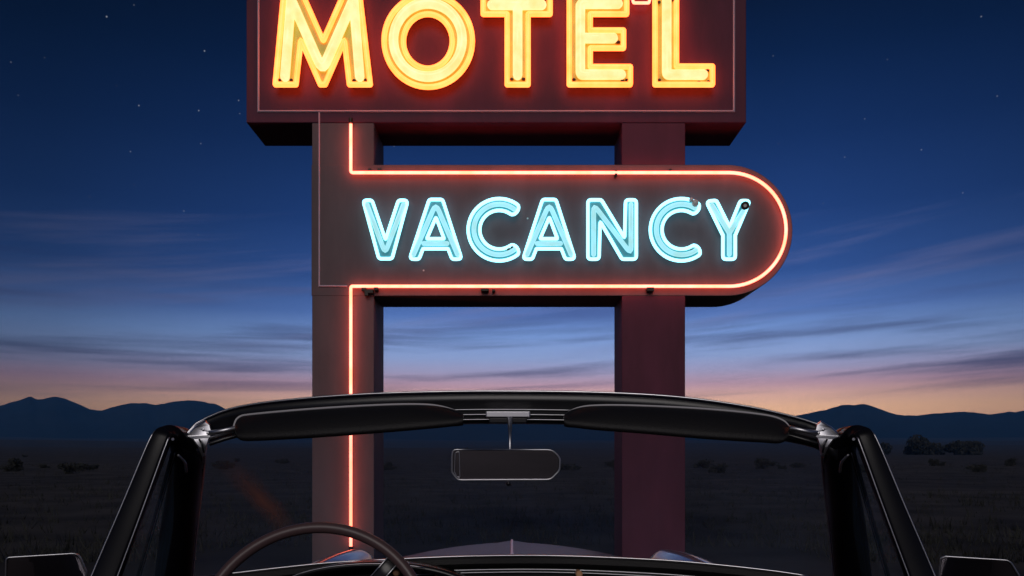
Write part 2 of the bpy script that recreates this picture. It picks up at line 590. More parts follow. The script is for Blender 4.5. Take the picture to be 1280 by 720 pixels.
big_a(0, 'ice blue neon letter A after the V')
o_, m_ = arc_band(624, 287.5, 31.5, 9.6, radians(54), radians(306))
letter('C', o_, [], [(m_, False)], CM, note='ice blue neon letter C between two letters A', **kc, burnt=[(636, 312, 2.6), (640, 309, 2.2)])
big_a(141.5, 'ice blue neon letter A before the N')
letter('N', [(732.5, 326.5), (732.5, 248), (753, 248), (779.5, 294), (779.5, 248), (797.5, 248), (797.5, 326.5), (776, 326.5), (751, 281), (751, 326.5)], [],
       [(rnd([(741.8, 318.5), (741.8, 256.5), (788.4, 318), (788.4, 256.5)], 3, 4, False), False)], CM, note='ice blue neon letter N', **kc)
o_, m_ = arc_band(851.5, 287.5, 31.5, 9.6, radians(58), radians(304))
lc = letter('C', o_, [], [(m_, False)], CM, note='ice blue neon letter C before the Y', **kc, burnt=[(865, 313, 2.6)])
MB().ball(P(869, 254, D - 0.12), 0.034, n=8, sq=(1, 0.7, 1.05)).ball(P(864, 250, D - 0.125), 0.022, n=8).build(
    'tube_cap', M['porcelain'], lc, smooth='all')
ly = letter('Y', [(879, 250), (896.5, 248.5), (911.5, 280), (923.5, 249), (940.5, 249), (921, 295), (921, 326.5), (901, 326.5), (901, 295)], [],
            [(rnd([(889.5, 257.5), (911, 292), (911, 318.5)], 4, 4, False), False), ([(911, 292), (928, 265)], False)], CM,
            note='ice blue neon letter Y', **kc)
mb = MB()
mb.tube([P(931.5, 257, D - 0.115), P(931.5, 257, D - 0.145)], 0.040, seg=16)
mb.build('tube_cap', M['electrode'], ly, smooth=True)
MB().tube([P(931.5, 257, D - 0.14), P(931.5, 257, D - 0.16)], 0.016, seg=12).build('cap_screw', M['porcelain'], ly, smooth=True)

# ------------------------------------------------------------------ the car
car = thing('convertible_car', 'open black vintage convertible with raised sun visors, parked facing the sign', 'car', (0, 1.0, 0))


def interp(tab, x):
    if x <= tab[0][0]:
        return tab[0][1]
    for (a, fa), (b, fb) in zip(tab, tab[1:]):
        if x <= b:
            u = (x - a) / (b - a)
            return fa + (fb - fa) * u
    return tab[-1][1]


def smooth_tab(tab, x):
    """Catmull-Rom through the table"""
    n = len(tab)
    if x <= tab[0][0]:
        return tab[0][1]
    if x >= tab[-1][0]:
        return tab[-1][1]
    for i in range(n - 1):
        if tab[i][0] <= x <= tab[i + 1][0]:
            x1, y1 = tab[i]
            x2, y2 = tab[i + 1]
            x0, y0 = tab[i - 1] if i > 0 else (2 * x1 - x2, 2 * y1 - y2)
            x3, y3 = tab[i + 2] if i + 2 < n else (2 * x2 - x1, 2 * y2 - y1)
            h = x2 - x1
            m1, m2 = (y2 - y0) / (x2 - x0), (y3 - y1) / (x3 - x1)
            t = (x - x1) / h
            return (2 * t**3 - 3 * t**2 + 1) * y1 + (t**3 - 2 * t**2 + t) * h * m1 + (-2 * t**3 + 3 * t**2) * y2 + (t**3 - t**2) * h * m2


HTOP = [(229, 549), (240, 534.5), (255, 524.5), (290, 511), (350, 501.5), (450, 493.5), (550, 490.2), (640, 489.5), (760, 491.5), (850, 497), (930, 508), (990, 521), (1024, 532), (1040, 542), (1050, 552)]
hY = lambda x: 1.45 - 0.14 * ((x - 640) / 400) ** 2


def head_pt(x):
    return P(x, smooth_tab(HTOP, x), hY(x))


PROF = [(0.0, -0.005), (0.006, 0.0), (0.030, 0.000), (0.055, -0.012), (0.060, -0.030), (0.046, -0.050), (0.022, -0.058), (0.006, -0.055), (0.001, -0.042),
        (0.004, -0.030), (-0.001, -0.018)]


def head_secs(xs, grow=0.0, hs=None):
    out = []
    for x in xs:
        t = head_pt(x)
        e = abs(x - 640) / 410
        sc = (1.0 - 0.40 * max(0, e - 0.55) / 0.45) if hs is None else hs
        out.append([t + Vector((0, dy * sc - grow * 0.6, dz * sc + (grow if dz > -0.02 else -grow))) for dy, dz in PROF])
    return out


xs = [232 + (1048 - 232) * k / 60 for k in range(61)]
wf = MB().loft(head_secs(xs)).build('windscreen_header', M['black_gloss'], car, smooth='all')
# bright top edge and the thin mouldings between the visors
MB().tube([head_pt(x) + Vector((0, -0.0012, 0.0006)) for x in [229] + xs + [1051]], 0.0021, seg=8).build('chrome_edge', M['chrome'], wf, smooth='all')
mb = MB()
for dz in (-0.0325, -0.0415, -0.0505):
    mb.tube([head_pt(x) + Vector((0, -0.001, dz)) for x in [560 + 160 * k / 12 for k in range(13)]], 0.0011, seg=6)
mb.build('moulding', M['dull_chrome'], wf, smooth='all')
BR = [(230, 546), (243, 533.5), (257, 525.5), (263, 530), (265, 538), (268, 543), (262, 549), (259.5, 557), (257.5, 569), (253, 571), (248, 560), (241, 550.5)]
for s in (-1, 1):
    o2 = [Vector((x if s < 0 else 1283 - x, y)) for x, y in BR]
    yy = lambda p, k: 1.290 + k + (p.y - 545) * -0.00030 + 0.0045 * ((p.x - (250 if s < 0 else 1033)) / 13) ** 2 + 0.005 * (max(0, p.y - 543) / 14) ** 2
    rings_ = []
    for d_, k_ in ((0, 0.034), (0, 0.009), (0.4, 0.0055), (1.0, 0.0025), (1.9, 0.0)):
        q_ = rnd(offset(o2, d_), 1.6, 3)
        rings_.append([P(p.x, p.y, yy(p, k_)) for p in q_])
    mbk = MB()
    mbk.loft(rings_, caps=False)
    q_ = rnd(offset(o2, 1.9), 1.6, 3)
    mbk.add(rings_[-1], tessellate_polygon([[Vector((p.x, p.y, 0)) for p in q_]]))
    bo = mbk.build('corner_bracket', M['satin'], wf, smooth='all')
    MB().tube([P(x if s < 0 else 1283 - x, y, 1.294) for x, y in ((262, 541.5), (278, 538.5), (296, 534.5))], [0.0050, 0.0036, 0.0034], seg=12).build('visor_arm', M['satin'], bo, smooth='all')
    MB().tube([P(x if s < 0 else 1283 - x, y, 1.286) for x, y in ((249, 549), (252.5, 556), (254.8, 566))], 0.0016, seg=8).build('groove', M['black_gloss'], bo, smooth='all')
    for (sx, sy) in ((253, 537), (259, 541.5)):
        c_ = P(sx if s < 0 else 1283 - sx, sy, 1.292)
        MB().tube([c_ + Vector((0, 0.008, 0)), c_ + Vector((0, 0.0015, 0)), c_ + Vector((0, 0.001, 0))], [0.0021, 0.0021, 0.0012], seg=10).build('screw', M['dull_chrome'], bo, smooth=True)
for s, L in ((1, [(262, 547, 1.30), (280, 541, 1.30), (297, 536.5, 1.31)]), (-1, [(1021, 546, 1.30), (1003, 541, 1.30), (984, 535.5, 1.31)])):
    MB().tube([P(*p) for p in L], 0.0038, seg=10).build('visor_rod', M['satin'], wf, smooth=True)
    MB().tube([P(p[0], p[1] + 8, p[2] - 0.002) for p in L], 0.0034, seg=10).build('visor_rod', M['black_gloss'], wf, smooth=True)


def ribbon(mb, path, half, depth, n_axis=Vector((0, 1, 0)), pw=3.0, seg=16):
    """sweep a rounded-rectangle section; half width lies across the path, depth along n_axis"""
    secs = []
    N = len(path)
    for i, p in enumerate(path):
        t = (path[min(i + 1, N - 1)] - path[max(i - 1, 0)]).normalized()
        side = t.cross(n_axis).normalized()
        nn = side.cross(t).normalized()
        h = half[i] if isinstance(half, list) else half
        d = depth[i] if isinstance(depth, list) else depth
        sec = []
        for k in range(seg):
            a = 2 * pi * k / seg
            ca, sa = cos(a), sin(a)
            sec.append(p + side * h * math.copysign(abs(ca) ** (2 / pw), ca) + nn * d * math.copysign(abs(sa) ** (2 / pw), sa))
        secs.append(sec)
    mb.loft(secs)
    return secs


def resample(pts, n):
    """smooth curve through 3D (+extra) points"""
    out = []
    m = len(pts)
    for k in range(n + 1):
        u = k / n * (m - 1)
        i = min(int(u), m - 2)
        t = u - i
        p0, p1, p2, p3 = pts[max(i - 1, 0)], pts[i], pts[i + 1], pts[min(i + 2, m - 1)]
        out.append([0.5 * (2 * b + (c - a) * t + (2 * a - 5 * b + 4 * c - d) * t * t + (3 * b - a - 3 * c + d) * t**3) for a, b, c, d in zip(p0, p1, p2, p3)])
    return out


def side_parts(s):
    mx = (lambda x: x) if s < 0 else (lambda x: 1283 - x)
    # A pillar
    raw = [(203, 545, 1.30, .006), (213, 546, 1.305, .0105), (224, 552, 1.318, .017), (234.5, 567, 1.345, .0245), (233.5, 595, 1.39, .0265), (225.5, 650, 1.50, .0315), (217, 725, 1.62, .036), (204, 830, 1.80, .042)]
    rs = resample(raw, 30)
    path = [P(mx(a), b, c) for a, b, c, h in rs]
    MBp = MB()
    psec = ribbon(MBp, path, [r[3] for r in rs], [0.012 + 0.018 * min(1, i_ / 9) for i_ in range(len(rs))] if True else [0.030] * len(rs), Vector((0, 1, 0.35)), 2.6, 20)
    pil = MBp.build('windscreen_pillar', M['frame_black'], car, smooth='all')
    kk_ = 0 if s < 0 else 10
    MB().tube([psec[i][kk_] + Vector((0, -0.012, 0)) for i in range(0, 13)], 0.0013, seg=8).build('chrome_edge', M['chrome'], pil, smooth='all')
    MB().tube([p + Vector((s * r[3] * 0.35, -0.029, 0)) for p, r in list(zip(path, rs))[11:]], 0.0045, seg=10).build('garnish_moulding', M['black_gloss'], pil, smooth='all')
    MB().tube([p + Vector((-s * r[3] * 0.30, -0.0295, 0)) for p, r in list(zip(path, rs))[11:]], 0.003, seg=10).build('garnish_moulding', M['black_gloss'], pil, smooth='all')
    # rubber seal along the glass edge
    MB().tube([p + Vector((-s * (r[3] + 0.0005), -0.006, 0)) for p, r in list(zip(path, rs))[13:]], 0.003, seg=8).build('seal', M['black_rubber'], pil, smooth='all')
    MB().tube([p + Vector((-s * (r[3] + 0.0025), -0.009, 0)) for p, r in list(zip(path, rs))[13:]], 0.0008, seg=6).build('seal_bead', M['dull_chrome'], pil, smooth='all')
    # vent window: leaning rear post that bends over at the top to meet the pillar
    raw = [(98, 812, 1.20, .0200), (134, 720, 1.22, .0185), (168, 635, 1.235, .0160), (199, 556, 1.25, .0135), (206.5, 544, 1.26, .012), (220, 543, 1.285, .0115), (237, 556, 1.315, .0105)]
    rs2 = resample(raw, 42)
    path2 = [P(mx(a), b, c) for a, b, c, h in rs2]
    vw = thing_part = MB()
    secs = ribbon(vw, path2, [r[3] for r in rs2], 0.011, Vector((0, 1, 0)), 6, 16)
    fr = vw.build('vent_window', M['frame_black'], car, smooth='all')
    mb = MB()
    for kk in (0, 8):
        rng = range(0, 37) if (kk == 0) == (s > 0) else range(0, 29)
        pts = []
        for i in rng:
            q = secs[i]
            pts.append(q[kk] + Vector((0, -0.0085, 0)))
        mb.tube(pts, 0.0012, seg=6)
    mb.build('chrome_edge', M['dull_chrome'], fr, smooth='all')
    # front channel of the vent glass
    ch = [P(mx(a), b, c) for a, b, c in resample([(217, 566, 1.29), (198, 633, 1.36), (172, 724, 1.42), (140, 830, 1.50)], 12)]
    mb = MB()
    ribbon(mb, ch, 0.0032, 0.006, Vector((0, 1, 0)), 3, 10)
    mb.build('channel', M['black_rubber'], fr, smooth='all')
    MB().tube([p + Vector((-s * 0.004, -0.004, 0)) for p in ch], 0.0007, seg=6).build('channel_bead', M['dull_chrome'], fr, smooth='all')
    # pane
    n = 20
    A = [P(mx(a), b, c) for a, b, c in resample([(212, 556, 1.26), (178, 635, 1.235), (143, 720, 1.22), (107, 812, 1.2)], n)]
    B = [P(mx(a), b, c) for a, b, c in resample([(228, 562, 1.34), (222, 650, 1.48), (208, 725, 1.60), (192, 830, 1.78)], n)]
    front = [[a.lerp(b, k / 4) for k in range(5)] for a, b in zip(A, B)]
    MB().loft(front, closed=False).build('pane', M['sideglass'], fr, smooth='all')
    # screw and joint at the top
    MB().tube([P(mx(216), 549, 1.262), P(mx(216), 549, 1.252)], 0.0022, seg=12).build('screw', M['chrome'], fr, smooth=True)
    MB().tube([P(mx(a), b, c) for a, b, c in resample([(222, 568, 1.29), (231, 578, 1.30), (233, 590, 1.32)], 8)], 0.0022, seg=8).build('latch', M['dull_chrome'], fr, smooth='all')


side_parts(-1)
side_parts(1)

# windscreen glass
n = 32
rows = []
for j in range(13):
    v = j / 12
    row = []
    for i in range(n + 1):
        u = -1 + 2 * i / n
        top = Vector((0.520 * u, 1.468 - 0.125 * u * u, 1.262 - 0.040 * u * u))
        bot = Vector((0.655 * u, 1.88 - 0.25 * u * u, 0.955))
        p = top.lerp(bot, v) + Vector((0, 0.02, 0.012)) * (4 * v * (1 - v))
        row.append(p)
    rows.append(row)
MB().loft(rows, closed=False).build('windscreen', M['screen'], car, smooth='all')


# sun visors
def visor(top, bottom, Y):
    """padded board flipped up against the header, piped along its upper edge"""
    t = resample(top, 40)
    b = resample(bottom, 40)
    secs = []
    for (a, c), (d, e) in zip(t, b):
        T = P(a, c, Y(a))
        Bt = P(d, e, Y(d) - 0.055)
        mid = (T + Bt) / 2
        ax = (T - Bt) / 2
        nn = Vector((0, -ax.z, ax.y))
        nn = nn.normalized() if nn.length > 1e-6 else Vector((0, -1, 0))
        th = 0.010 * min(1, ax.length / 0.015)
        secs.append([mid + ax * cos(q) + nn * th * math.copysign(abs(sin(q)) ** 0.8, sin(q)) for q in [2 * pi * k / 16 for k in range(16)]])
    o = MB().loft(secs).build('sun_visor', M['black_vinyl'], car, smooth='all')
    MB().tube([P(a, c, Y(a)) + Vector((0, -0.007, 0.0022)) for a, c in t], 0.0021, seg=6).build('piping', M['piping'], o, smooth='all')


vY = lambda x: hY(x) - 0.022
visor([(294, 536), (300, 524), (320, 519.5), (400, 512.5), (480, 508), (530, 507.5), (556, 511), (574, 518), (579, 524)],
      [(294, 540), (300, 548), (320, 549.5), (400, 545.5), (480, 539.5), (530, 535), (556, 532), (573, 529), (579, 526)], vY)
visor([(705, 525), (709, 518), (725, 511), (750, 508.5), (800, 509), (880, 513), (950, 520), (976, 527), (986, 538)],
      [(705, 527), (710, 531), (725, 533.5), (750, 536.5), (800, 540.5), (880, 547.5), (950, 551.5), (976, 552), (986, 543)], vY)

# inside mirror
Ym = 1.33
rv = MB()
rv.box(P(607, 0, 1.395).x, P(663, 0, 1.395).x, 1.40, 1.425, P(0, 522, 1.4).z, P(0, 514, 1.4).z)
rvm = rv.build('inside_mirror', M['dull_chrome'], car, bevel=0.002)
MB().box(P(611, 0, 1.395).x, P(659, 0, 1.395).x, 1.402, 1.424, P(0, 529, 1.4).z, P(0, 522.2, 1.4).z).build('mount', M['black_gloss'], rvm, bevel=0.002)
MB().tube([P(637.5, 523, 1.398), P(637.5, 540, 1.375), P(637.5, 566, 1.345)], [0.005, 0.0028, 0.0028], seg=10).build('stem', M['dull_chrome'], rvm, smooth='all')
mo = rnd([(565, 572), (566, 562), (600, 562.3), (690, 562.3), (700, 572), (699.5, 588), (688, 599.5), (572, 600), (565, 590)], [6, 7, 0, 14, 12, 10, 12, 9, 6], 5)
tilt = lambda p, y: P(p.x, p.y, y + (p.y - 581) * 0.00006)
cen = Vector((633, 581))
fr_ = [tilt(p, Ym) for p in mo]
bk_ = [tilt(cen + (p - cen) * 0.93, Ym + 0.018) for p in mo]
MB().loft([fr_, bk_]).build('housing', M['black_gloss'], rvm, smooth=True)
MB().tube([tilt(p, Ym - 0.001) for p in mo], 0.0016, closed=True, seg=8).build('rim', M['dull_chrome'], rvm, smooth='all')
gl_ = [tilt(cen + (p - cen) * 0.975, Ym - 0.0012) for p in mo]
gl2 = [v + Vector((0, 0.0008, 0)) for v in gl_]
MB().loft([gl_, gl2]).build('mirror_glass', M['mirror'], rvm)
bev = rnd([(568, 590), (569, 566), (574, 564), (575, 597), (571, 596)], 2, 3)
MB().tube([tilt(p, Ym - 0.002) for p in bev], 0.0007, closed=True, seg=6).build('bevel', M['dull_chrome'], rvm, smooth='all')
MB().ball(P(635.5, 604.5, Ym - 0.002), 0.0042, n=8).build('knob', M['black_gloss'], rvm, smooth='all')
MB().tube([P(635.5, 600, Ym + 0.003), P(635.5, 604, Ym + 0.002)], 0.002, seg=8).build('toggle', M['dull_chrome'], rvm, smooth='all')

# dashboard
DTOP = [(180, 727), (285, 717.3), (340, 711), (400, 704.7), (440, 701.8), (560, 696.2), (640, 694.6), (700, 695), (760, 697), (830, 700.5), (880, 704.5), (960, 713), (1005, 719.5), (1100, 736)]
dY = lambda x: 1.56 - 0.09 * ((x - 640) / 400) ** 2
dash_pt = lambda x: P(x, smooth_tab(DTOP, x), dY(x))
DP = [(0, 0), (-0.005, -0.004), (-0.006, -0.014), (0.002, -0.023), (0.004, -0.024), (-0.004, -0.026), (-0.004, -0.031), (0.006, -0.034), (0.004, -0.16), (0.10, -0.34), (0.34, -0.34), (0.34, -0.045), (0.12, -0.012)]
secs = []
for k in range(61):
    x = 190 + (1092 - 190) * k / 60
    t = dash_pt(x)
    secs.append([t + Vector((0, a, b)) for a, b in DP])
dash = MB().loft(secs).build('dashboard', M['black_vinyl'], car, smooth=True)
MB().tube([dash_pt(x) + Vector((0, -0.001, 0.0005)) for x in [285 + (1010 - 285) * k / 80 for k in range(81)]], 0.0016, seg=8).build('edge_bead', M['chrome'], dash, smooth='all')
mb = MB()
mb.tube([dash_pt(x) + Vector((0, -0.005, -0.0258)) for x in [520 + (905 - 520) * k / 50 for k in range(51)]], 0.0011, seg=6)
mb.tube([dash_pt(x) + Vector((0, -0.005, -0.0312)) for x in [515 + (910 - 515) * k / 50 for k in range(51)]], 0.0009, seg=6)
mb.build('trim_strip', M['satin'], dash, smooth='all')
# instrument brow behind the wheel
brow = [P(468 + 125 * cos(a), 742 - 37.5 * sin(a), 1.47) for a in [pi * (0.08 + 0.84 * k / 30) for k in range(31)]]
mb = MB()
mb.loft([[p, p + Vector((0, 0.07, -0.002)), p + Vector((0, 0.07, -0.012)), p + Vector((0, 0.006, -0.010))] for p in brow])
br = mb.build('instrument_brow', M['black_gloss'], dash, smooth='all')
MB().tube(list(reversed(brow))[0:22], 0.0011, seg=6).build('brow_bead', M['dull_chrome'], dash, smooth='all')
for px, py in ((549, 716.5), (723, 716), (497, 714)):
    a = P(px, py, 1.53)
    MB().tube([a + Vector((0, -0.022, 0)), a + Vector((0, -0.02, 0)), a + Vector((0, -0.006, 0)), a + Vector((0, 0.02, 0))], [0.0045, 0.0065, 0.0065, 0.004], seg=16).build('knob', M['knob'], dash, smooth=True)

# steering wheel
Yw, Rw = 1.24, 0.190
C0 = P(389.5, 804, Yw)
tl_ = radians(17)
e1 = Vector((1, 0, 0))
e2 = Vector((0, sin(tl_), cos(tl_)))
e3 = e1.cross(e2)          # points to the front of the car or back
ring = [C0 + (e1 * cos(a) + e2 * sin(a)) * (Rw - 0.0075) for a in [2 * pi * k / 96 for k in range(96)]]
sw = MB().tube(ring, 0.0092, closed=True, seg=14).build('steering_wheel', M['wheel_rim'], car, smooth='all')
fwd = Vector((0, cos(tl_), -sin(tl_)))
for k in range(3):
    a = radians(47 + 120 * k)
    dr = e1 * cos(a) + e2 * sin(a)
    pr = dr.cross(fwd)
    mb = MB()
    ribbon(mb, [C0 + dr * r + fwd * f for r, f in ((0.03, 0.035), (0.09, 0.022), (0.15, 0.008), (0.181, 0.001))], 0.0105, 0.0025, fwd, 3, 12)
    sp = mb.build('spoke', M['black_gloss'], sw, smooth='all')
    mb = MB()
    for q in (-0.0095, 0.0095):
        mb.tube([C0 + dr * r + fwd * (f - 0.003) + pr * q for r, f in ((0.03, 0.035), (0.09, 0.022), (0.15, 0.008), (0.179, 0.001))], 0.0012, seg=6)
    mb.build('spoke_edge', M['chrome'], sw, smooth='all')
MB().ball(C0 + fwd * 0.03, 0.045, sq=(1, 0.45, 1)).build('hub', M['chrome'], sw, smooth='all')
MB().tube([C0 + fwd * 0.04, C0 + fwd * 0.36], 0.025, seg=16).build('column', M['black_gloss'], sw, smooth=True)

# bonnet, wings, cowl
CR = [(1.84, 0.936), (2.0, 0.934), (2.3, 0.917), (2.7, 0.892), (3.1, 0.862), (3.4, 0.832), (3.6, 0.797), (3.75, 0.735)]
rows = []
for j in range(41):
    y = 1.84 + (3.75 - 1.84) * j / 40
    c = smooth_tab(CR, y)
    row = []
    for i in range(41):
        x = -0.60 + 1.2 * i / 40
        row.append(Vector((x, y, c - 0.10 * (abs(x) / 0.6) ** 1.8 + 0.008 * max(0, 1 - abs(x) / 0.06))))
    rows.append(row)
    # close underneath
secs = [r + [Vector((0.6, r[0].y, 0.62)), Vector((-0.6, r[0].y, 0.62))] for r in rows]
hood = MB().loft(secs).build('hood', M['paint'], car, smooth=True)
MB().loft([[Vector((sx * 0.006, y, smooth_tab(CR, y) + dz)) for sx, dz in ((-1, 0.006), (-0.6, 0.0125), (0.6, 0.0125), (1, 0.006))] for y in [1.98 + 1.6 * k / 24 for k in range(25)]]).build('hood_spear', M['satin'], hood, smooth='all')
for s in (-1, 1):
    secs = []
    for j in range(41):
        y = 1.70 + (3.95 - 1.70) * j / 40
        u = (y - 1.70) / 2.25
        top = 0.783 + 0.045 * sin(pi * min(1, max(0, (u - 0.1) / 0.75))) - 0.30 * max(0, (u - 0.82) / 0.18) ** 2
        prof = []
        for a in [pi * k / 16 for k in range(17)]:
            prof.append(Vector((s * (0.685 - 0.095 * cos(a)), y, top - 0.15 + 0.15 * sin(a) ** 0.9)))
        prof += [Vector((s * 0.80, y, 0.42)), Vector((s * 0.78, y, 0.30)), Vector((s * 0.60, y, 0.30))]
        secs.append(prof)
    MB().loft(secs).build('fender', M['paint_gloss'], car, smooth=True)
    # door and sill
    secs = []
    for y in [-0.35 + 2.02 * k / 20 for k in range(21)]:
        secs.append([Vector((s * a, y, b)) for a, b in ((0.645, 0.30), (0.645, 0.88), (0.655, 0.915), (0.68, 0.925), (0.72, 0.915), (0.745, 0.88), (0.785, 0.60), (0.77, 0.30))])
    door = MB().loft(secs).build('door', M['paint'], car, smooth=True)
    MB().tube([Vector((s * 0.80, 0.0, 0.76)), Vector((s * 0.81, 0.02, 0.765)), Vector((s * 0.81, 0.12, 0.765)), Vector((s * 0.78, 0.14, 0.76))], 0.008, seg=8).build('handle', M['chrome'], door, smooth=True)
    # door mirror
    if s < 0:
        ol = rnd([(8, 697), (98, 691.5), (108, 715), (104, 772), (16, 774), (6, 755)], [5, 11, 6, 12, 12, 6], 5)
        ctr, yaw = Vector((57, 733)), 0.00035
    else:
        ol = rnd([(1176, 698), (1182, 695.5), (1262, 700.5), (1274, 720), (1270, 772), (1182, 770), (1171, 745)], [3, 4, 12, 8, 12, 12, 8], 5)
        ctr, yaw = Vector((1222, 733)), -0.00035
    q = lambda p, y: P(p.x, p.y, y + (p.x - ctr.x) * yaw + (p.y - ctr.y) * 0.00020)
    mbm = MB().loft([[q(p, 1.35) for p in ol], [q(ctr + (p - ctr) * 0.97, 1.372) for p in ol], [q(ctr + (p - ctr) * 0.7, 1.40) for p in ol]])
    mm = mbm.build('door_mirror', M['black_gloss'], car, smooth=True)
    MB().tube([q(p, 1.349) for p in ol], 0.0016, closed=True, seg=8).build('rim', M['dull_chrome'], mm, smooth='all')
    g1 = [q(ctr + (p - ctr) * 0.965, 1.3485) for p in ol]
    MB().loft([g1, [v + Vector((0, 0.001, 0)) for v in g1]]).build('mirror_glass', M['mirror'], mm)
    MB().tube([q(ctr + Vector((0, 35)), 1.385), Vector((s * 0.735, 1.40, 0.925)), Vector((s * 0.725, 1.41, 0.90))], [0.012, 0.012, 0.016], seg=10).build('arm', M['dull_chrome'], mm, smooth=True)
# tub, rear deck, bench seat, wheels
MB().box(-0.644, 0.644, -0.4, 1.84, 0.26, 0.31).build('floor_pan', M['black_vinyl'], car)
secs = []
for j in range(21):
    y = -1.55 + 1.15 * j / 20
    u = j / 20
    top = 0.70 + 0.18 * sin(pi / 2 * min(1, u * 1.4))
    secs.append([Vector((-0.77, y, 0.28)), Vector((-0.79, y, 0.6)), Vector((-0.74, y, top - 0.02)), Vector((-0.4, y, top + 0.015)), Vector((0, y, top + 0.02)), Vector((0.4, y, top + 0.015)), Vector((0.74, y, top - 0.02)), Vector((0.79, y, 0.6)), Vector((0.77, y, 0.28))])
MB().loft(secs).build('rear_deck', M['black_rubber'], car, smooth=True)
MB().box(-0.62, 0.62, 0.06, 0.58, 0.32, 0.52).build('seat', M['leather'], car, bevel=0.05)
MB().loft([[Vector((x, -0.16, 0.34)), Vector((x, 0.04, 0.34)), Vector((x, -0.10, 0.90)), Vector((x, -0.16, 0.93)), Vector((x, -0.24, 0.90))] for x in (-0.62, 0.62)]).build('backrest', M['leather'], car, bevel=0.03)
for wx in (-0.68, 0.68):
    for wy in (-0.95, 3.15):
        w = MB().tube([Vector((wx, wy + 0.24 * cos(a), 0.315 + 0.24 * sin(a))) for a in [2 * pi * k / 40 for k in range(40)]], 0.075, closed=True, seg=12).build('wheel', M['tyre'], car, smooth='all')
        MB().tube([Vector((wx - 0.05, wy, 0.315)), Vector((wx + 0.05, wy, 0.315))], 0.18, seg=28).build('rim', M['chrome'], w, smooth=True)


# ------------------------------------------------------------------ land
def land_z(x, y):
    r = sqrt(x * x + y * y)
    z = 56 * (r / 2500) ** 1.5
    k = min(1, max(0, (r - 16) / 60))
    k2 = min(1, max(0, (r - 150) / 800))
    z += k * 0.05 * noise.noise(Vector((x * 0.06, y * 0.06, 3))) + k2 * 5 * noise.noise(Vector((x * 0.003, y * 0.003, 9)))
    z -= 0.003 if r > 0 else 0
    if r < 16:
        z *= max(0.0, (r - 10) / 6) if r > 10 else 0.0
    return z


rings = [0.0] + [1.2 * (3300 / 1.2) ** (k / 110) for k in range(111)]
NA = 220
verts, faces = [], []
for r in rings[1:]:
    for k in range(NA):
        a = 2 * pi * k / NA
        x, y = r * sin(a), r * cos(a)
        verts.append((x, y, land_z(x, y)))
for i in range(len(rings) - 2):
    for k in range(NA):
        faces.append((i * NA + k, i * NA + (k + 1) % NA, (i + 1) * NA + (k + 1) % NA, (i + 1) * NA + k))
verts.append((0, 0, 0))
for k in range(NA):
    faces.append((len(verts) - 1, (k + 1) % NA, k))
structure(MB().add(verts, faces).build('ground', M['soil'], smooth='all'))

RID = [(-200, 520), (-120, 506), (-40, 512), (0, 507), (14, 500.5), (28, 497), (38, 493.2), (48, 497), (62, 495.2), (72, 494.5), (95, 503), (112, 510), (126, 512), (140, 507.5), (158, 503),
       (172, 502), (181, 501.8), (194, 504.5), (208, 501.5), (228, 499.5), (241, 498.8), (256, 501), (272, 505.5), (290, 513), (330, 521), (400, 522), (520, 521), (640, 523), (780, 521),
       (900, 519.5), (980, 519), (1005, 517), (1025, 512), (1042, 508), (1052, 505.5), (1062, 504.8), (1069, 506), (1078, 504.5), (1086, 505.2), (1100, 510), (1118, 516), (1142, 518.8), (1160, 516.5), (1185, 514.5), (1212, 513.5),
       (1232, 516.5), (1252, 515), (1280, 512.5), (1340, 508), (1420, 514), (1500, 520)]
verts, faces = [], []
NAZ, NR = 2160, 30
for k in range(NAZ):
    az = -pi + 2 * pi * k / NAZ
    py = smooth_tab(RID, 640 + 1000 * math.tan(max(-0.72, min(0.72, az))))
    e_front = (HOR - py) / 1000 * cos(min(abs(az), 0.72)) + 0.0014 * noise.noise(Vector((az * 55, 2, 0))) + 0.0009 * noise.noise(Vector((az * 170, 7, 0)))
    e_rest = 0.045 + 0.02 * noise.noise(Vector((sin(az) * 3, cos(az) * 3, 1))) + 0.006 * noise.noise(Vector((sin(az) * 14, cos(az) * 14, 1)))
    bl = min(1.0, max(0.0, (abs(az) - 0.66) / 0.3))
    bl = bl * bl * (3 - 2 * bl)
    el = e_front * (1 - bl) + e_rest * bl
    for j in range(NR):
        t = j / (NR - 1)
        r = 2050 + 1150 * t
        crest = 1.2 + el * 2670
        base = 56 * (r / 2500) ** 1.5 - 3
        u = t / 0.54
        shp = u ** 1.25 if u < 1 else max(0, 1 - (u - 1) * 1.15)
        nz = noise.fractal(Vector((sin(az) * r * 0.006, cos(az) * r * 0.006, 5)), 1.0, 2.0, 4)
        h = base + (crest - base) * shp * (1 + 0.35 * nz * min(1, abs(u - 1) * 2.2)) + (1.1 * nz if t > 0.1 else 0)
        verts.append((r * sin(az), r * cos(az), h if t > 0 else base - 6))
for k in range(NAZ):
    for j in range(NR - 1):
        k2 = (k + 1) % NAZ
        faces.append((k * NR + j, k2 * NR + j, k2 * NR + j + 1, k * NR + j + 1))
structure(MB().add(verts, faces).build('mountains', M['rock'], smooth='all'))


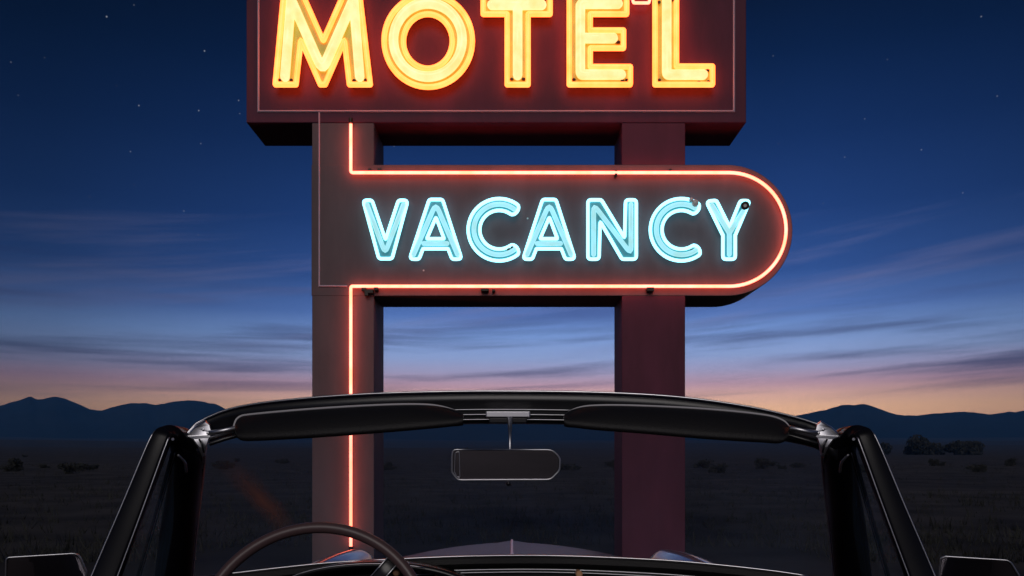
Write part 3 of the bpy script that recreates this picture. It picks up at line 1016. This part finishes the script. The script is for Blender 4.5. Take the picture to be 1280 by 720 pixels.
# ------------------------------------------------------------------ scrub
def bush_mesh(seed, w, h, nleaf, size):
    rg = random.Random(seed)
    mb = MB()
    lobes = [(Vector((rg.uniform(-.6, .6) * w, rg.uniform(-.6, .6) * w, rg.uniform(.15, .62) * h)), rg.uniform(.25, .5)) for _ in range(11)]
    for _ in range(nleaf):
        c, r = rg.choice(lobes)
        d = Vector((rg.gauss(0, 1), rg.gauss(0, 1), rg.gauss(0, 1))).normalized() * r * rg.uniform(.4, 1) ** 0.5
        p = c + Vector((d.x * w, d.y * w, d.z * h * 0.75))
        if p.z < 0.02:
            p.z = 0.02 + rg.random() * 0.1
        a = Vector((rg.gauss(0, 1), rg.gauss(0, 1), rg.gauss(0, 1) + .5)).normalized() * size * rg.uniform(.6, 1.4)
        b = a.cross(Vector((rg.gauss(0, 1), rg.gauss(0, 1), rg.gauss(0, 1)))).normalized() * size * 0.45
        mb.add([p - a, p + b, p + a, p - b], [(0, 1, 2, 3)])
    stems = MB()
    for c, r in lobes:
        stems.tube([Vector((c.x * .08, c.y * .08, -0.05)), Vector((c.x * .6, c.y * .6, c.z * .6)), c], [0.03 * h, 0.018 * h, 0.006 * h], seg=5)
    return mb, stems


def plant(name, seed, w, h, nleaf, size, loc, label, cat, group=None, trunk='stem', crown='foliage'):
    t = thing(name, label, cat, (0, 0, 0), group)
    a, b = bush_mesh(seed, w, h, nleaf, size)
    a.build(crown, M['leaf'], t)
    b.build(trunk, M['twig'], t, smooth='all')
    t.location = loc
    return t


def copy_tree(o):
    c = o.copy()
    COL.objects.link(c)
    for chd in o.children:
        d = chd.copy()
        COL.objects.link(d)
        d.parent = c
    return c


protos = []
for sd, w, h in ((1, .7, .75), (2, 1.0, .7), (3, .55, .95)):
    protos.append(plant('scrub_bush', sd, w, h, 520, .09, (0, 0, 0), 'low dark scrub bush on the unlit plain behind the sign', 'bush', 'scrub bushes scattered over the plain'))
used = [False] * 3
rg = random.Random(21)
spots = []
for i in range(62):
    d = rg.uniform(46, 72) if i < 46 else rg.uniform(60, 160)
    x = rg.uniform(-0.68, 0.68) * d
    spots.append((x, d))
for i, (x, y) in enumerate(spots):
    k = i % 3
    o = protos[k] if not used[k] else copy_tree(protos[k])
    used[k] = True
    o.location = (x, y, land_z(x, y) - 0.02)
    o.rotation_euler = (0, 0, rg.uniform(0, 6.28))
    sc = rg.uniform(0.55, 1.15)
    o.scale = (sc, sc, sc * rg.uniform(.8, 1.15))
for px, r, w, h, lab in ((1152, 250, 6.0, 7.4, 'broad dark tree below the right-hand mountains, largest of three'),
                         (1096, 270, 4.6, 6.0, 'rounded dark tree beside the quarter window post, under the highest right peak'),
                         (1208, 240, 6.6, 5.4, 'low spreading dark tree out on the plain above the right door mirror')):
    x, y = (px - 640) * r / 1000, r
    plant('tree', px, w, h, 3600, .5, (x, y, land_z(x, y) - 0.8), lab, 'tree', 'dark trees far out on the plain', 'trunk', 'crown')
x, y = (575 - 640) * 170 / 1000, 170
plant('thicket', 77, 2.2, 2.6, 900, .22, (x, y, land_z(x, y) - 0.05), 'lone wide thicket on the skyline just left of the inside mirror', 'bush')

# dry grass between the shrubs
rg = random.Random(5)
mb = MB()
for _ in range(9000):
    d = 9 + 75 * rg.random() ** 1.6
    x0 = rg.uniform(-0.85, 0.85) * d
    if abs(x0) < 3.6 and d < 10.5:
        continue
    if noise.noise(Vector((x0 * 0.11, d * 0.11, 0))) < rg.uniform(-0.5, 0.25):
        continue
    h0 = rg.uniform(0.07, 0.24)
    for _b in range(5):
        bx, by = x0 + rg.gauss(0, .06), d + rg.gauss(0, .06)
        z0 = land_z(bx, by) - 0.02
        a_ = rg.uniform(0, 6.28)
        w_ = rg.uniform(.006, .014)
        hh = h0 * rg.uniform(.6, 1.2)
        lx, ly = rg.gauss(0, .35) * hh, rg.gauss(0, .35) * hh
        mb.add([(bx - cos(a_) * w_, by - sin(a_) * w_, z0), (bx + cos(a_) * w_, by + sin(a_) * w_, z0), (bx + lx, by + ly, z0 + hh)], [(0, 1, 2)])
gr = mb.build('grass', M['straw'])
gr['kind'] = 'stuff'

# ------------------------------------------------------------------ air
HAZE = True
if HAZE:
    hz = MB().box(-3500, 3500, -3500, 3500, -8, 330).build('haze', mat('haze_air', (1, 1, 1)))
    hz['kind'] = 'stuff'
    m = hz.data.materials[0]
    nt = m.node_tree
    nt.nodes.clear()
    out = nt.nodes.new('ShaderNodeOutputMaterial')
    pv = nt.nodes.new('ShaderNodeVolumePrincipled')
    pv.inputs['Color'].default_value = (0.10, 0.40, 1.0, 1)
    pv.inputs['Density'].default_value = 0.00024
    pv.inputs['Anisotropy'].default_value = 0.0
    nt.links.new(pv.outputs[0], out.inputs['Volume'])

# ------------------------------------------------------------------ sky
world = bpy.data.worlds.new('World')
scene.world = world
world.use_nodes = True
nt = world.node_tree
bg = nt.nodes['Background']
N = nt.nodes.new
L = nt.links.new


def math_n(op, a, b=None, c=None, clamp=False):
    n = N('ShaderNodeMath')
    n.operation = op
    n.use_clamp = clamp
    for i, v in enumerate((a, b, c)):
        if v is None:
            continue
        if isinstance(v, (int, float)):
            n.inputs[i].default_value = v
        else:
            L(v, n.inputs[i])
    return n.outputs[0]


def srgb(r, g, b, k=1.0):
    f = lambda c: ((c / 255 + 0.055) / 1.055) ** 2.4 if c > 10 else c / 255 / 12.92
    return (f(r) * k, f(g) * k, f(b) * k, 1)


def ramp(fac, stops, interp='EASE'):
    n = N('ShaderNodeValToRGB')
    cr = n.color_ramp
    cr.interpolation = interp
    while len(cr.elements) > 1:
        cr.elements.remove(cr.elements[-1])
    cr.elements[0].position = stops[0][0]
    cr.elements[0].color = stops[0][1]
    for p, c in stops[1:]:
        e = cr.elements.new(p)
        e.color = c
    L(fac, n.inputs['Fac'])
    return n.outputs['Color']


def mixc(fac, a, b, mode='MIX'):
    n = N('ShaderNodeMix')
    n.data_type = 'RGBA'
    n.blend_type = mode
    for s, v in (('Factor', fac), ('A', a), ('B', b)):
        sock = n.inputs[s] if s == 'Factor' else [q for q in n.inputs if q.name == s and q.type == 'RGBA'][0]
        if isinstance(v, (int, float)):
            sock.default_value = v
        elif isinstance(v, tuple):
            sock.default_value = v
        else:
            L(v, sock)
    return [q for q in n.outputs if q.type == 'RGBA'][0]


tc = N('ShaderNodeTexCoord')
sep = N('ShaderNodeSeparateXYZ')
L(tc.outputs['Generated'], sep.inputs[0])
dx, dy, dz = sep.outputs
az = math_n('ARCTAN2', dx, dy)
el = math_n('ARCSINE', dz)
el_n = math_n('DIVIDE', el, 0.7, clamp=True)          # 0..40 degrees -> 0..1
E = lambda py: math.atan((HOR - py) / 1000) / 0.7
g = lambda v: (v, v, v, 1)
grad = ramp(el_n, [(0.0, srgb(240, 176, 128, 2.0)), (E(512), srgb(240, 186, 146, 2.0)), (E(497), srgb(228, 178, 160, 1.95)), (E(483), srgb(200, 160, 174, 1.8)), (E(466), srgb(170, 164, 198, 1.7)), (E(448), srgb(146, 166, 212, 1.65)), (E(422), srgb(126, 158, 216, 1.5)),
                   (E(395), srgb(92, 126, 196, 1.25)), (E(350), srgb(58, 94, 166)), (E(280), srgb(36, 68, 132)), (E(190), srgb(22, 49, 102)), (E(90), srgb(10, 32, 72)), (E(0), srgb(6, 18, 45)), (E(-120), srgb(4, 12, 30)), (1.0, srgb(8, 20, 44))], 'LINEAR')
# wisps of cloud, drawn out along the horizon and rising a little to the right
comb = N('ShaderNodeCombineXYZ')
eltilt = math_n('SUBTRACT', el, math_n('MULTIPLY', math_n('MAXIMUM', az, -0.1), 0.055))
L(math_n('MULTIPLY', az, 1.7), comb.inputs[0])
L(math_n('MULTIPLY', eltilt, 34.0), comb.inputs[1])
n1 = N('ShaderNodeTexNoise')
n1.inputs['Scale'].default_value = 1.35
n1.inputs['Detail'].default_value = 8
n1.inputs['Roughness'].default_value = 0.55
n1.inputs['Distortion'].default_value = 0.35
L(comb.outputs[0], n1.inputs['Vector'])
dark_m = ramp(n1.outputs['Fac'], [(0.44, g(0)), (0.68, g(1))])
low = ramp(el_n, [(E(525), g(0.15)), (E(495), g(0.55)), (E(470), g(1)), (E(420), g(0.8)), (E(380), g(0.35)), (E(330), g(0))], 'LINEAR')
dm = math_n('MULTIPLY', math_n('MULTIPLY', dark_m, low), 0.76)
sky1 = mixc(dm, grad, srgb(74, 72, 118, 1.1))
comb2 = N('ShaderNodeCombineXYZ')
el2 = math_n('SUBTRACT', el, math_n('MULTIPLY', az, 0.13))
L(math_n('MULTIPLY', az, 1.3), comb2.inputs[0])
L(math_n('MULTIPLY', el2, 21.0), comb2.inputs[1])
comb2.inputs[2].default_value = 4.3
n2 = N('ShaderNodeTexNoise')
n2.inputs['Scale'].default_value = 1.2
n2.inputs['Detail'].default_value = 7
n2.inputs['Roughness'].default_value = 0.6
L(comb2.outputs[0], n2.inputs['Vector'])
lm = ramp(n2.outputs['Fac'], [(0.50, g(0)), (0.72, g(1))])
hi = ramp(el_n, [(E(480), g(0.0)), (E(440), g(0.8)), (E(380), g(1)), (E(310), g(0.75)), (E(240), g(0))], 'LINEAR')
sky2 = mixc(math_n('MULTIPLY', math_n('MULTIPLY', lm, hi), 0.34), sky1, srgb(150, 150, 196))
# the glow fades away from where the sun went down
glow = ramp(math_n('DIVIDE', math_n('ABSOLUTE', math_n('SUBTRACT', az, 0.11)), pi), [(0.0, g(1)), (0.08, g(0.95)), (0.14, g(0.66)), (0.20, g(0.38)), (0.25, g(0.26)), (0.5, g(0.20)), (1.0, g(0.20))], 'LINEAR')
sky3 = mixc(1.0, sky2, glow, 'MULTIPLY')
# stars
vo = N('ShaderNodeTexVoronoi')
vo.inputs['Scale'].default_value = 74
L(tc.outputs['Generated'], vo.inputs['Vector'])
st = math_n('SUBTRACT', 1.0, math_n('DIVIDE', vo.outputs['Distance'], 0.085), clamp=True)
sc_ = N('ShaderNodeSeparateColor')
L(vo.outputs['Color'], sc_.inputs[0])
pick = math_n('MULTIPLY', math_n('SUBTRACT', sc_.outputs[0], 0.62, clamp=True), 1.5)
hs = ramp(el_n, [(E(400), g(0)), (E(250), g(0.5)), (E(100), g(1))], 'LINEAR')
star = math_n('MULTIPLY', math_n('MULTIPLY', st, pick), hs)
star = math_n('MULTIPLY', star, 0.75)
cs = N('ShaderNodeCombineColor')
for i, k in enumerate((0.8, 0.9, 1.0)):
    L(math_n('MULTIPLY', star, k), cs.inputs[i])
sky4 = mixc(1.0, sky3, cs.outputs[0], 'ADD')
below = math_n('GREATER_THAN', dz, -0.002)
sky5 = mixc(below, (0.004, 0.004, 0.006, 1), sky4)
L(sky5, bg.inputs['Color'])
bg.inputs['Strength'].default_value = 1.0
world.cycles.sampling_method = 'MANUAL'
world.cycles.sample_map_resolution = 1024

# last light / moonlight from high behind the car
sun = bpy.data.lights.new('sun', 'SUN')
sun.energy = 0.85
sun.color = (1.0, 0.93, 0.9)
sun.angle = radians(34)
so = bpy.data.objects.new('sun', sun)
COL.objects.link(so)
so.rotation_euler = (radians(62), 0, radians(-4))

# ------------------------------------------------------------------ camera
cam = bpy.data.cameras.new('camera')
cam.sensor_width = 36
cam.lens = 36 * F / 1280
cam.shift_y = (HOR - 360) / 1280
cam.clip_start = 0.05
cam.clip_end = 20000
co = bpy.data.objects.new('camera', cam)
co.location = (0, 0, EYE)
co.rotation_euler = (pi / 2, 0, 0)
COL.objects.link(co)
scene.camera = co

scene.render.engine = 'CYCLES'
scene.view_settings.view_transform = 'Standard'
scene.view_settings.look = 'None'
scene.view_settings.exposure = 0
scene.view_settings.gamma = 1
scene.cycles.use_denoising = True
scene.cycles.max_bounces = 8
scene.cycles.transparent_max_bounces = 16
scene.cycles.sample_clamp_indirect = 4
scene.render.resolution_x = 1024
scene.render.resolution_y = 576
